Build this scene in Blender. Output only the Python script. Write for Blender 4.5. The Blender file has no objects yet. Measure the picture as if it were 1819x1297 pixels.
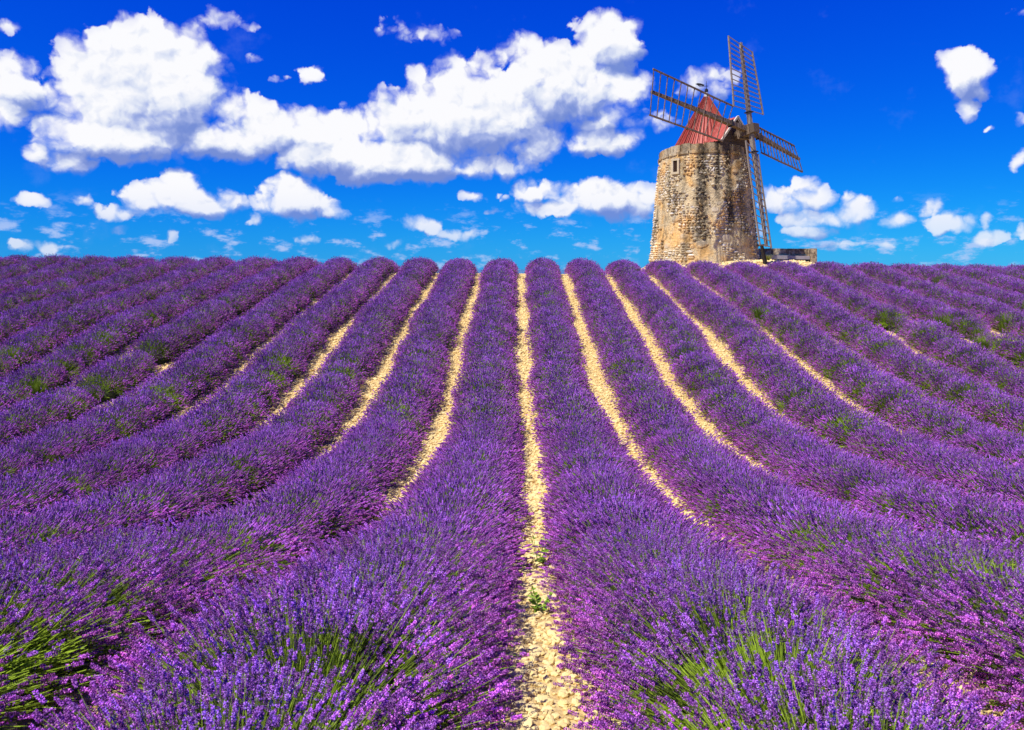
import bpy, math, random
import numpy as np
from mathutils import Vector, Matrix, noise as mnoise

SC = bpy.context.scene
COL = SC.collection
R = math.radians
rng = np.random.default_rng(11)
random.seed(5)

# ------------------------------------------------------------------ camera
F = 1430.0            # focal length in units of a 1819 px wide picture
cam_d = bpy.data.cameras.new('camera')
cam = bpy.data.objects.new('camera', cam_d)
COL.objects.link(cam)
cam.location = (0, 0, 0)
cam.rotation_euler = (R(90), 0, 0)
cam_d.sensor_width = 36
cam_d.lens = F / 1819 * 36
cam_d.shift_x = -10.5 / 1819
cam_d.shift_y = -171.5 / 1819
cam_d.clip_start = 0.05
cam_d.clip_end = 60000
cam_d.dof.use_dof = True
cam_d.dof.focus_distance = 14
cam_d.dof.aperture_fstop = 8
SC.camera = cam

# ------------------------------------------------------------------ sun
SUN_AZ = R(-130)       # clockwise from +Y : behind the camera, to the left
SUN_EL = R(56)
S = Vector((math.sin(SUN_AZ) * math.cos(SUN_EL), math.cos(SUN_AZ) * math.cos(SUN_EL), math.sin(SUN_EL)))
sun_d = bpy.data.lights.new('sun', 'SUN')
sun_d.energy = 4.6
sun_d.angle = R(0.5)
sun_d.color = (1.0, 0.945, 0.86)
sun = bpy.data.objects.new('sun', sun_d)
sun.rotation_euler = S.to_track_quat('Z', 'Y').to_euler()
COL.objects.link(sun)

SC.view_settings.view_transform = 'Standard'
SC.view_settings.look = 'None'
SC.view_settings.gamma = 1
SC.view_settings.use_curve_mapping = False
SC.view_settings.exposure = 0.35
SC.render.engine = 'CYCLES'
SC.cycles.max_bounces = 6

# ------------------------------------------------------------------ world
world = bpy.data.worlds.new('World')
SC.world = world
world.use_nodes = True
SKY_TUNE = dict(strength=0.1, gain=(0.05, 0.43, 0.845), gam=(2.8, 1.55, 0.5))


class NT:
    def __init__(self, nt):
        self.nt = nt

    def n(self, typ, **kw):
        nd = self.nt.nodes.new(typ)
        for k, v in kw.items():
            setattr(nd, k, v)
        return nd

    def put(self, sock, v):
        if isinstance(v, bpy.types.NodeSocket):
            self.nt.links.new(v, sock)
        elif v is not None:
            sock.default_value = v

    def math(self, op, a, b=None, c=None, clamp=False):
        nd = self.n('ShaderNodeMath', operation=op, use_clamp=clamp)
        for i, v in enumerate((a, b, c)):
            if v is not None:
                self.put(nd.inputs[i], v)
        return nd.outputs[0]

    def vec(self, op, a, b=None, c=None, scale=None):
        nd = self.n('ShaderNodeVectorMath', operation=op)
        for i, v in enumerate((a, b, c)):
            if v is not None:
                self.put(nd.inputs[i], v)
        if scale is not None:
            self.put(nd.inputs['Scale'], scale)
        return nd.outputs['Value'] if op in ('LENGTH', 'DOT_PRODUCT') else nd.outputs[0]

    def noise(self, v, scale, detail=4, rough=0.55, out='Fac', dist=0):
        nd = self.n('ShaderNodeTexNoise')
        self.put(nd.inputs['Vector'], v)
        nd.inputs['Scale'].default_value = scale
        nd.inputs['Detail'].default_value = detail
        nd.inputs['Roughness'].default_value = rough
        nd.inputs['Distortion'].default_value = dist
        return nd.outputs[out]

    def smooth(self, v, a, b, to0=0.0, to1=1.0):
        nd = self.n('ShaderNodeMapRange', interpolation_type='SMOOTHSTEP')
        self.put(nd.inputs['Value'], v)
        self.put(nd.inputs['From Min'], a)
        self.put(nd.inputs['From Max'], b)
        nd.inputs['To Min'].default_value = to0
        nd.inputs['To Max'].default_value = to1
        return nd.outputs[0]

    def mix(self, f, a, b, blend='MIX'):
        nd = self.n('ShaderNodeMix', data_type='RGBA', blend_type=blend)
        self.put(nd.inputs[0], f)
        for s, v in ((nd.inputs[6], a), (nd.inputs[7], b)):
            if isinstance(v, tuple) and len(v) == 3:
                v = v + (1,)
            self.put(s, v)
        return nd.outputs[2]

    def ramp(self, f, stops):
        nd = self.n('ShaderNodeValToRGB')
        el = nd.color_ramp.elements
        while len(el) < len(stops):
            el.new(0.5)
        for e, (p, c) in zip(el, stops):
            e.position = p
            e.color = tuple(c) + (1,) if len(c) == 3 else c
        self.put(nd.inputs[0], f)
        return nd.outputs[0]


# clouds: centre x, y, radius x, y (given in a 1819 wide view, turned into azimuth / elevation), strength
CLOUDS = [
    # big cumulus upper left
    (250, 160, 165, 135, 1.7), (400, 245, 110, 45, 1.3), (275, 78, 66, 56, 1.3), (345, 112, 62, 70, 1.0), (170, 118, 70, 70, 1.1),
    (215, 245, 170, 55, 1.5), (330, 235, 110, 50, 1.0), (130, 285, 60, 34, .8), (75, 272, 45, 24, .62), (382, 100, 30, 36, .6),
    (30, 150, 90, 60, 1.1), (15, 205, 46, 62, 1.0), (92, 168, 46, 32, .7),
    (430, 200, 72, 55, 1.0), (480, 228, 100, 60, 1.4), (560, 236, 95, 52, 1.4), (640, 228, 80, 48, 1.05),
    (600, 270, 140, 55, 1.4), (690, 285, 180, 50, 1.5), (850, 290, 120, 36, .9),
    (770, 160, 62, 62, 1.0), (730, 210, 90, 70, 1.1), (850, 205, 160, 100, 1.6), (830, 130, 70, 46, .9),
    (930, 250, 90, 50, .9), (1000, 150, 125, 85, 1.5), (1082, 72, 62, 64, 1.4), (935, 112, 62, 60, 1.0),
    (1100, 165, 62, 70, 1.0), (1075, 205, 80, 40, .8), (1065, 248, 74, 34, .85), (1012, 42, 22, 22, .4), (1120, 240, 25, 22, .5),
    # middle row
    (322, 358, 120, 34, 1.2), (320, 328, 40, 28, .95), (402, 350, 40, 32, .9), (238, 352, 42, 24, .8), (195, 378, 66, 16, .6),
    (62, 360, 36, 18, .75), (142, 358, 22, 18, .8),
    (526, 358, 84, 36, 1.25), (505, 338, 52, 32, 1.1), (566, 374, 62, 18, .8), (453, 386, 20, 16, .5),
    (1070, 352, 92, 44, 1.3), (952, 338, 48, 28, .8), (1010, 372, 100, 24, .8), (1135, 365, 52, 42, 1.0),
    (852, 350, 56, 14, .6), (868, 378, 18, 8, .3), (736, 396, 36, 20, .85), (770, 402, 24, 20, .8), (820, 416, 60, 12, .5),
    (550, 425, 36, 12, .45), (35, 435, 32, 18, .75), (90, 438, 32, 14, .7), (310, 418, 16, 14, .4), (215, 408, 18, 10, .4), (712, 432, 26, 12, .45),
    # right of the mill
    (1410, 352, 84, 42, .8), (1418, 328, 26, 22, .6), (1440, 388, 84, 22, .9), (1524, 372, 50, 36, .95), (1508, 346, 26, 18, .7),
    (1438, 412, 54, 18, .8), (1592, 388, 36, 22, .8), (1650, 366, 22, 20, .8), (1664, 396, 32, 28, .85), (1704, 398, 42, 24, .85),
    (1756, 396, 14, 18, .6), (1764, 424, 40, 18, .7), (1815, 415, 24, 24, .7), (1580, 436, 40, 8, .4), (1480, 436, 60, 10, .3),
    # small upper ones
    (1714, 130, 62, 52, 1.4), (1714, 185, 26, 32, .7), (1742, 160, 32, 26, .8), (1757, 230, 18, 11, .5), (1812, 285, 18, 26, .7), (1815, 200, 14, 18, .4),
    (400, 36, 42, 20, .75), (440, 50, 22, 10, .5), (446, 96, 22, 12, .35), (556, 126, 30, 20, .75), (510, 134, 34, 9, .3),
    (690, 42, 52, 20, .5), (760, 62, 60, 22, .45), (18, 50, 34, 18, .5), (1805, 25, 26, 10, .2),
    (1256, 150, 56, 36, .7), (1190, 205, 70, 34, .5), (1595, 352, 14, 8, .35), (1528, 332, 10, 8, .3),
]


def build_world():
    t = NT(world.node_tree)
    world.node_tree.nodes.clear()
    out = t.n('ShaderNodeOutputWorld')
    bg = t.n('ShaderNodeBackground')
    world.node_tree.links.new(bg.outputs[0], out.inputs[0])
    sky = t.n('ShaderNodeTexSky', sky_type='NISHITA')
    sky.sun_disc = False
    sky.sun_elevation = SUN_EL
    sky.sun_rotation = SUN_AZ % (2 * math.pi)
    sky.air_density = 1.0
    sky.dust_density = 0.0
    sky.ozone_density = 4.0
    sep = t.n('ShaderNodeSeparateColor')
    t.put(sep.inputs[0], sky.outputs[0])
    K = SKY_TUNE
    ch = []
    for i in range(3):
        v = t.math('MULTIPLY', sep.outputs[i], K['strength'])
        v = t.math('POWER', v, K['gam'][i])
        ch.append(t.math('MULTIPLY', v, K['gain'][i] / K['strength']))
    comb = t.n('ShaderNodeCombineColor')
    for i in range(3):
        t.put(comb.inputs[i], ch[i])
    skycol = comb.outputs[0]

    tc = t.n('ShaderNodeTexCoord')
    sx = t.n('ShaderNodeSeparateXYZ')
    t.put(sx.inputs[0], tc.outputs['Generated'])
    az = t.math('ARCTAN2', sx.outputs[0], sx.outputs[1])
    el = t.math('ARCSINE', sx.outputs[2])
    cx = t.n('ShaderNodeCombineXYZ')
    t.put(cx.inputs[0], t.math('MULTIPLY', az, 14.3))
    t.put(cx.inputs[1], t.math('MULTIPLY', el, 14.3))
    P = cx.outputs[0]

    # low frequency body of the clouds
    g = bpy.data.node_groups.new('cloud_body', 'ShaderNodeTree')
    g.interface.new_socket('P', in_out='INPUT', socket_type='NodeSocketVector')
    g.interface.new_socket('B', in_out='OUTPUT', socket_type='NodeSocketFloat')
    q = NT(g)
    gi = q.n('NodeGroupInput')
    go = q.n('NodeGroupOutput')
    cur = None
    for (x, y, rx, ry, s) in CLOUDS:
        a = math.atan((x - 920) / F)
        e = math.atan((477 - y) / F * math.cos(a))
        U, V = 14.3 * a, 14.3 * e
        ru, rv = rx / 100 * math.cos(a) ** 2 * 1.12, ry / 100 * math.cos(a) * 1.04
        m = q.vec('MULTIPLY_ADD', gi.outputs[0], (1 / ru, 1 / rv, 0), (-U / ru, -V / rv, 0))
        l = q.vec('DOT_PRODUCT', m, m)
        s = s + .10 if s < .9 else s
        v = q.math('MULTIPLY_ADD', l, -s, s)
        cur = v if cur is None else q.math('MAXIMUM', cur, v)
    cur = q.math('MAXIMUM', cur, -1.2)
    q.put(go.inputs[0], cur)

    def body(vec):
        nd = t.n('ShaderNodeGroup')
        nd.node_tree = g
        t.put(nd.inputs[0], vec)
        return nd.outputs[0]

    def warp(vec):
        c = t.noise(vec, 1.1, 5, 0.55, out='Color')
        c = t.vec('SUBTRACT', c, (0.5, 0.5, 0.5))
        w = t.vec('MULTIPLY_ADD', c, (0.55, 0.38, 0), vec)
        c2 = t.noise(vec, 3.2, 6, 0.62, out='Color')
        c2 = t.vec('SUBTRACT', c2, (0.5, 0.5, 0.5))
        return t.vec('MULTIPLY_ADD', c2, (0.20, 0.16, 0), w)

    def billow(vec):
        v = t.n('ShaderNodeTexVoronoi', feature='F1', voronoi_dimensions='2D')
        t.put(v.inputs['Vector'], vec)
        v.inputs['Scale'].default_value = 2.1
        v.inputs['Detail'].default_value = 2.0
        v.inputs['Roughness'].default_value = 0.45
        v.inputs['Lacunarity'].default_value = 2.3
        return v.outputs['Distance']

    W = warp(P)
    B0 = body(W)
    B1 = body(t.vec('ADD', W, (-0.10, 0.26, 0)))
    b0 = billow(W)
    b1 = billow(t.vec('ADD', W, (-0.07, 0.11, 0)))
    fine = t.noise(W, 5.0, 7, 0.64)
    H = t.math('MULTIPLY_ADD', b0, -0.80, B0)
    H = t.math('MULTIPLY_ADD', fine, 0.50, H)
    H = t.math('ADD', H, 0.07)
    soft = t.smooth(t.noise(P, 1.7, 2), .36, .62, .18, .95)
    sv = t.n('ShaderNodeSeparateXYZ')
    t.put(sv.inputs[0], P)
    alpha = t.math('MULTIPLY', t.smooth(H, 0.0, soft), t.smooth(sv.outputs[1], 0.1, 1.5, .62, 1.0))
    alpha = t.math('MULTIPLY', alpha, t.smooth(B0, 0.1, 0.75, .55, 1.0))
    # shading: lit tops on the sun side, blue-grey bases
    lg = t.math('MULTIPLY', t.math('SUBTRACT', B0, B1), 1.55)
    lg = t.math('MINIMUM', lg, 0.30)
    sm = t.math('MULTIPLY', t.math('SUBTRACT', b1, b0), 0.50)
    big = t.noise(W, 0.75, 4, 0.5)
    tot = t.math('ADD', t.math('ADD', lg, sm), t.math('MULTIPLY_ADD', t.math('MULTIPLY_ADD', fine, .22, big), 1.35, -0.10))
    edge = t.smooth(H, 0.1, 0.55, .10, 0.0)
    tot = t.math('ADD', tot, edge)
    lit = t.smooth(tot, -0.05, 1.18)
    ccol = t.ramp(lit, [(0.0, (.18, .27, .66)), (.30, (.38, .46, .79)), (.62, (.72, .77, .91)), (.9, (.95, .95, .98))])
    # small far clouds low over the horizon
    lowv = t.vec('MULTIPLY', P, (1.7, 3.8, 1))
    ln = t.noise(lowv, 1.0, 6, 0.62)
    sp = t.n('ShaderNodeSeparateXYZ')
    t.put(sp.inputs[0], P)
    band = t.math('MULTIPLY', t.smooth(sp.outputs[1], -0.2, 0.1), t.smooth(sp.outputs[1], 1.3, 0.5))
    la = t.math('MULTIPLY', t.smooth(ln, 0.52, 0.68), band)
    la = t.math('MULTIPLY', la, 0.75)
    # wisps high up
    wn = t.noise(P, 0.9, 5, 0.6)
    wa = t.math('MULTIPLY', t.smooth(wn, 0.58, 0.80), 0.10)
    # cloud radiance in the units of the sky (Background strength is applied after)
    ls = t.mix(1.0, ccol, (1 / K['strength'] * 0.80,) * 3, 'MULTIPLY')
    lw = t.mix(1.0, (0.50, 0.62, 0.93), (1 / K['strength'] * 0.8,) * 3, 'MULTIPLY')
    c = t.mix(wa, skycol, lw)
    c = t.mix(la, c, lw)
    c = t.mix(alpha, c, ls)
    t.put(bg.inputs[0], c)
    bg.inputs[1].default_value = K['strength']


world.cycles.sampling_method = 'MANUAL'
world.cycles.sample_map_resolution = 256
build_world()


# ------------------------------------------------------------------ helpers
def mat(name, fn, rough=0.85, trans=0.0, bump=None, bstr=0.4, bdist=0.02, spec=0.2):
    m = bpy.data.materials.new(name)
    m.use_nodes = True
    t = NT(m.node_tree)
    m.node_tree.nodes.clear()
    o = t.n('ShaderNodeOutputMaterial')
    p = t.n('ShaderNodeBsdfPrincipled')
    col = fn(t)
    t.put(p.inputs['Base Color'], col if not isinstance(col, tuple) else col + (1,))
    p.inputs['Roughness'].default_value = rough
    p.inputs['Specular IOR Level'].default_value = spec
    if bump:
        b = t.n('ShaderNodeBump')
        b.inputs['Strength'].default_value = bstr
        b.inputs['Distance'].default_value = bdist
        t.put(b.inputs['Height'], bump(t))
        t.put(p.inputs['Normal'], b.outputs[0])
    if trans > 0:
        tr = t.n('ShaderNodeBsdfTranslucent')
        t.put(tr.inputs[0], col)
        mx = t.n('ShaderNodeMixShader')
        mx.inputs[0].default_value = trans
        t.put(mx.inputs[1], p.outputs[0])
        t.put(mx.inputs[2], tr.outputs[0])
        t.put(o.inputs[0], mx.outputs[0])
    else:
        t.put(o.inputs[0], p.outputs[0])
    return m


def attr(t, name, typ='GEOMETRY', out='Color'):
    a = t.n('ShaderNodeAttribute', attribute_type=typ, attribute_name=name)
    return a.outputs[out]


def objco(t):
    return t.n('ShaderNodeTexCoord').outputs['Object']


def geopos(t):
    return t.n('ShaderNodeNewGeometry').outputs['Position']


def mesh(name, v, f, mats=(), smooth=False, fmat=None, col=None):
    me = bpy.data.meshes.new(name)
    me.from_pydata([tuple(map(float, p)) for p in v], [], f)
    for m in mats:
        me.materials.append(m)
    if fmat is not None:
        me.polygons.foreach_set('material_index', fmat)
    if smooth:
        me.polygons.foreach_set('use_smooth', [True] * len(me.polygons))
    if col is not None:      # per vertex colour
        a = me.color_attributes.new('col', 'FLOAT_COLOR', 'POINT')
        a.data.foreach_set('color', np.asarray(col, dtype=np.float32).ravel())
    me.update()
    return me


def link(name, me, parent=None, label=None, cat=None, group=None, kind=None, loc=None):
    o = bpy.data.objects.new(name, me)
    COL.objects.link(o)
    if parent is not None:
        o.parent = parent
    if loc is not None:
        o.location = loc
    if label:
        o['label'] = label
    if cat:
        o['category'] = cat
    if group:
        o['group'] = group
    if kind:
        o['kind'] = kind
    return o


class MB:
    """collects simple solids"""
    def __init__(self):
        self.v, self.f, self.c = [], [], []

    def add(self, v, f, c=(1, 1, 1, 1)):
        n = len(self.v)
        self.v += [tuple(p) for p in v]
        self.f += [tuple(i + n for i in q) for q in f]
        self.c += [c] * len(v)

    def hexa(self, p):      # p : 8 points, bottom 4 then top 4
        self.add(p, [(3, 2, 1, 0), (4, 5, 6, 7), (0, 1, 5, 4), (1, 2, 6, 5), (2, 3, 7, 6), (3, 0, 4, 7)])

    def box(self, o, ax, ay, az):   # centre and three half axes
        o, ax, ay, az = Vector(o), Vector(ax), Vector(ay), Vector(az)
        self.hexa([o - ax - ay - az, o + ax - ay - az, o + ax + ay - az, o - ax + ay - az,
                   o - ax - ay + az, o + ax - ay + az, o + ax + ay + az, o - ax + ay + az])

    def bar(self, a, b, w0, w1=None, up=(0, 0, 1), h0=None, h1=None):
        a, b = Vector(a), Vector(b)
        d = (b - a).normalized()
        s = d.cross(Vector(up))
        if s.length < 1e-4:
            s = d.cross(Vector((1, 0, 0)))
        s.normalize()
        u = s.cross(d)
        w1 = w0 if w1 is None else w1
        h0 = w0 if h0 is None else h0
        h1 = h0 * w1 / w0 if h1 is None else h1
        self.hexa([a - s * w0 - u * h0, a + s * w0 - u * h0, a + s * w0 + u * h0, a - s * w0 + u * h0,
                   b - s * w1 - u * h1, b + s * w1 - u * h1, b + s * w1 + u * h1, b - s * w1 + u * h1])

    def tube(self, a, b, r0, r1=None, n=8):
        a, b = Vector(a), Vector(b)
        r1 = r0 if r1 is None else r1
        d = (b - a).normalized()
        s = d.cross(Vector((0.3, 0.5, 0.81))).normalized()
        u = s.cross(d)
        v = []
        for (c, r) in ((a, r0), (b, r1)):
            for k in range(n):
                t = 2 * math.pi * k / n
                v.append(c + (s * math.cos(t) + u * math.sin(t)) * r)
        f = [(k, (k + 1) % n, n + (k + 1) % n, n + k) for k in range(n)]
        f += [tuple(range(n))[::-1], tuple(range(n, 2 * n))]
        self.add(v, f)

    def build(self, name, m, parent=None, smooth=False, **kw):
        me = mesh(name, self.v, self.f, [m], smooth=smooth, col=self.c)
        return link(name, me, parent, **kw)


# ------------------------------------------------------------------ terrain
PROF_Y = [-12, -4, 0, 3.4, 4.8, 7.5, 10.3, 12.6, 15.0, 17.2, 19.4, 23.8, 30.3, 34.2, 35.6, 37.5, 41, 50, 80, 160, 320, 900]
PROF_Z = [-1.0, -1.3, -1.56, -1.92, -2.22, -2.84, -3.22, -3.40, -3.44, -3.30, -3.0, -2.10, -1.08, -0.42, -0.24, -0.36, -1.0, -2.4, -7, -22, -46, -60]


def smooth_interp(x):
    x = np.asarray(x, float)
    acc = np.zeros_like(x)
    w = np.array([1, 2, 3, 2, 1.0])
    w /= w.sum()
    for k, wt in zip((-.8, -.4, 0, .4, .8), w):
        acc += wt * np.interp(x + k, PROF_Y, PROF_Z)
    return acc


MX, MY = 10.6, 46.0       # foot of the mill


def ground(x, y):
    x = np.asarray(x, float)
    y = np.asarray(y, float)
    z = smooth_interp(y)
    ramp = np.clip((y - 10) / 25, 0, 1)
    tilt = np.where(x > 0, -0.0125 * np.clip(x, 0, 30), -0.006 * np.clip(x, -30, 0))
    z = z + ramp * tilt
    z = z + 0.05 * np.sin(x * 0.7 + 1.3) * np.sin(y * 0.45) * np.clip((y - 6) / 6, 0, 1) * np.clip((36 - y) / 4, 0, 1)
    # knoll that carries the mill
    dx = (x - 12.4) / 6.3
    dy = (y - 46.5) / 5.6
    k = np.clip(1.55 - np.sqrt(dx * dx + dy * dy), 0, 1)
    k = k * k * (3 - 2 * k)
    k = k * np.clip((y - 36.2) / 5, 0, 1)
    return z * (1 - k) + 0.37 * k


def graded(lo, hi, d, far):
    a = list(np.arange(lo, hi + 1e-6, d))
    step, p, q = d, lo, hi
    left, right = [], []
    while q < far:
        step *= 1.35
        p -= step
        q += step
        left.append(p)
        right.append(q)
    return np.array(left[::-1] + a + right)


soil = mat('stony_soil', lambda t: t.mix(t.smooth(t.noise(geopos(t), 9, 6, .65), .35, .65), (.60, .40, .14), (.78, .60, .27)),
           bump=lambda t: t.noise(geopos(t), 22, 6, .7), bstr=.8, bdist=.03)
gx = graded(-30, 30, 0.5, 900)
gy = graded(-8, 56, 0.25, 900)
gy = gy[gy > -60]
GX, GY = np.meshgrid(gx, gy)
GZ = ground(GX, GY)
nx, ny = len(gx), len(gy)
gv = np.stack([GX, GY, GZ], -1).reshape(-1, 3)
idx = np.arange(nx * ny).reshape(ny, nx)
gf = np.stack([idx[:-1, :-1], idx[:-1, 1:], idx[1:, 1:], idx[1:, :-1]], -1).reshape(-1, 4)
me = bpy.data.meshes.new('ground')
me.from_pydata(gv.tolist(), [], gf.tolist())
me.materials.append(soil)
me.polygons.foreach_set('use_smooth', [True] * len(me.polygons))
link('ground', me, kind='structure', label='pale stony soil of the lavender field')

sea_m = mat('sea_water', lambda t: t.mix(t.noise(geopos(t), .002, 3), (.02, .12, .22), (.03, .18, .30)), rough=.35)
sv = [(-30000, -500, -40), (30000, -500, -40), (30000, 30000, -40), (-30000, 30000, -40)]
link('sea', mesh('sea', sv, [(0, 1, 2, 3)], [sea_m]), kind='structure', label='flat blue sea at the far horizon')

# ------------------------------------------------------------------ rows and paths
SP = 1.8
NROW = 15


def wob(k, y, a=0.055):
    return a * (math.sin(y * 0.55 + k * 2.1) + 0.6 * math.sin(y * 1.3 + k * 4.7)) + 0.03 * math.sin(y * .17 + k)


def path_x(k, y):
    # k = 0 is the path straight ahead
    base = 0.03 + 0.06 * min(1, max(0, (y - 3) / 5)) + 0.11 * math.exp(-((y - 14) / 7) ** 2) + 0.06 * min(1, max(0, (y - 20) / 10))
    return k * SP + base + (wob(k, y) if y > 5 else wob(k, 5) * max(0, y / 5))


stone_m = mat('limestone_gravel',
              lambda t: t.mix(t.noise(geopos(t), 60, 3), t.mix(t.n('ShaderNodeObjectInfo').outputs['Random'], (.66, .45, .16), (.90, .74, .37)), (.82, .65, .28)),
              bump=lambda t: t.noise(objco(t), 3, 5), bstr=.5, bdist=.01)


def rock(seed, sub=1, flat=0.55):
    import bmesh
    bm = bmesh.new()
    bmesh.ops.create_icosphere(bm, subdivisions=sub, radius=1)
    rs = random.Random(seed)
    pl = []
    for _ in range(5):
        d = Vector((rs.gauss(0, 1), rs.gauss(0, 1), rs.gauss(0, .7))).normalized()
        pl.append((d, rs.uniform(.55, .85)))
    for v in bm.verts:
        for d, h in pl:
            e = v.co.dot(d) - h
            if e > 0:
                v.co -= d * e * .9
        v.co *= 1 + .12 * mnoise.noise(v.co * 2 + Vector((seed, 0, 0)))
        v.co.z *= flat
        v.co.x *= 1.15
    vs = [tuple(v.co) for v in bm.verts]
    fs = [tuple(x.index for x in f.verts) for f in bm.faces]
    bm.free()
    return vs, fs


# prototypes live in collections that are never linked to the scene; the node trees draw copies of them
def proto_col(name, meshes):
    c = bpy.data.collections.new(name)
    for i, me in enumerate(meshes):
        o = bpy.data.objects.new('%s_%02d' % (name, i), me)
        c.objects.link(o)
    return c


def scatter_tree(name, col):
    g = bpy.data.node_groups.new(name, 'GeometryNodeTree')
    g.interface.new_socket('Geometry', in_out='INPUT', socket_type='NodeSocketGeometry')
    g.interface.new_socket('Geometry', in_out='OUTPUT', socket_type='NodeSocketGeometry')
    gi = g.nodes.new('NodeGroupInput')
    go = g.nodes.new('NodeGroupOutput')
    ci = g.nodes.new('GeometryNodeCollectionInfo')
    ci.inputs['Collection'].default_value = col
    ci.inputs['Separate Children'].default_value = True
    ci.inputs['Reset Children'].default_value = True
    ip = g.nodes.new('GeometryNodeInstanceOnPoints')
    ip.inputs['Pick Instance'].default_value = True

    def na(n, typ):
        a = g.nodes.new('GeometryNodeInputNamedAttribute')
        a.data_type = typ
        a.inputs['Name'].default_value = n
        return a.outputs['Attribute']
    g.links.new(gi.outputs[0], ip.inputs['Points'])
    g.links.new(ci.outputs[0], ip.inputs['Instance'])
    g.links.new(na('variant', 'INT'), ip.inputs['Instance Index'])
    g.links.new(na('rot', 'FLOAT_VECTOR'), ip.inputs['Rotation'])
    g.links.new(na('size', 'FLOAT_VECTOR'), ip.inputs['Scale'])
    g.links.new(ip.outputs[0], go.inputs[0])
    return g


def scatter(name, tree, pos, rot, size, variant, parent, tone=None, **kw):
    me = bpy.data.meshes.new(name)
    n = len(pos)
    me.vertices.add(n)
    me.vertices.foreach_set('co', np.asarray(pos, np.float32).ravel())
    for an, ty, arr, key in (('rot', 'FLOAT_VECTOR', rot, 'vector'), ('size', 'FLOAT_VECTOR', size, 'vector'),
                             ('variant', 'INT', variant, 'value'), ('tone', 'FLOAT_VECTOR', tone, 'vector')):
        if arr is None:
            continue
        a = me.attributes.new(an, ty, 'POINT')
        a.data.foreach_set(key, np.asarray(arr, np.int32 if ty == 'INT' else np.float32).ravel())
    me.update()
    o = link(name, me, parent, kind='stuff', **kw)
    md = o.modifiers.new('scatter', 'NODES')
    md.node_group = tree
    return o


def euler_from(d, spin):
    """euler XYZ of a frame whose z axis is d (n,3), spun about it"""
    d = d / np.linalg.norm(d, axis=1, keepdims=True)
    ref = np.where(np.abs(d[:, 2:3]) > .9, np.array([[1., 0, 0]]), np.array([[0., 0, 1]]))
    a = np.cross(ref, d)
    a /= np.linalg.norm(a, axis=1, keepdims=True)
    b = np.cross(d, a)
    c, s = np.cos(spin)[:, None], np.sin(spin)[:, None]
    X = a * c + b * s
    Y = -a * s + b * c
    ry = np.arcsin(np.clip(-X[:, 2], -1, 1))
    rz = np.arctan2(X[:, 1], X[:, 0])
    rx = np.arctan2(Y[:, 2], d[:, 2])
    return np.stack([rx, ry, rz], -1)


# --- gravel
rocks = []
for i in range(8):
    v, f = rock(i, 1, random.uniform(.4, .7))
    rocks.append(mesh('pebble', v, f, [stone_m]))
tree_rock = scatter_tree('gravel_scatter', proto_col('pebble', rocks))

ordw = ['first', 'second', 'third', 'fourth', 'fifth', 'sixth', 'seventh', 'eighth', 'ninth', 'tenth', 'eleventh',
        'twelfth', 'thirteenth', 'fourteenth', 'fifteenth', 'sixteenth']


def first_y(x):      # where something at lateral x comes into view (with a margin for a step aside)
    return max(0.9, (abs(x) - 2.6) / 0.66)


Y_END = 37.4
for k in range(-NROW, NROW + 1):
    y0 = max(0.6, first_y(k * SP) - .5)
    if y0 > 35:
        continue
    ys = np.arange(math.floor(y0 * 4) / 4, 38.6, 0.25)
    v, f = [], []
    for y in ys:
        xc = path_x(k, y)
        for dx in (-.5, -.25, 0, .25, .5):
            v.append((xc + dx, y, float(ground(xc + dx, y)) + .012))
    for i in range(len(ys) - 1):
        for j in range(4):
            a = i * 5 + j
            f.append((a, a + 1, a + 6, a + 5))
    if k == 0:
        lab = 'stony path running straight ahead between the two middle lavender rows'
    else:
        lab = '%s stony path to the %s of the middle path' % (ordw[abs(k) - 1], 'left' if k < 0 else 'right')
    p = link('path', mesh('path', v, f, [soil], smooth=True), kind='structure', label=lab, group='stony paths between lavender rows')
    # gravel, finer and denser near the camera
    L = ys[-1] - ys[0]
    dens = (900 if k == 0 else 560) if abs(k) <= 4 else 260
    n = int(L * dens * .7)
    yy = ys[0] + L * rng.random(n)
    xx = rng.uniform(-.50, .50, n)
    xc = np.array([path_x(k, q) for q in yy])
    X = xc + xx
    Z = ground(X, yy) + .014
    s = np.exp(rng.normal(math.log(.017), .45, n))
    s = np.clip(s, .007, .06) * np.where(yy > 8, 1.25, 1.0)
    near = (yy < 6) & (s > .035) if k == 0 else np.zeros(n, bool)
    s = np.where(near, .02, s)
    size = np.stack([s, s * rng.uniform(.7, 1.1, n), s * rng.uniform(.7, 1.2, n)], -1)
    rot = np.stack([rng.normal(0, .2, n), rng.normal(0, .2, n), rng.uniform(0, 6.28, n)], -1)
    scatter('gravel', tree_rock, np.stack([X, yy, Z + s * .25], -1), rot, size, rng.integers(0, 8, n), p)
    if k == 0:
        big = []
        for i in range(6):
            rv, rf = rock(50 + i, 2, random.uniform(.4, .6))
            big.append(mesh('stone', rv, rf, [stone_m]))
        for i in range(280):
            y = 1.7 + 5.2 * random.random() ** 1.3
            x = path_x(0, y) + random.uniform(-.34, .34)
            o = link('stone', random.choice(big), p)
            sz = random.choice((.014, .017, .021, .025, .032)) * random.uniform(.8, 1.2)
            o.location = (x, y, float(ground(x, y)) + .014 + sz * .25)
            o.scale = (sz * random.uniform(.9, 1.4), sz, sz * random.uniform(.6, 1))
            o.rotation_euler = (random.gauss(0, .2), random.gauss(0, .2), random.uniform(0, 6.28))

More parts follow.
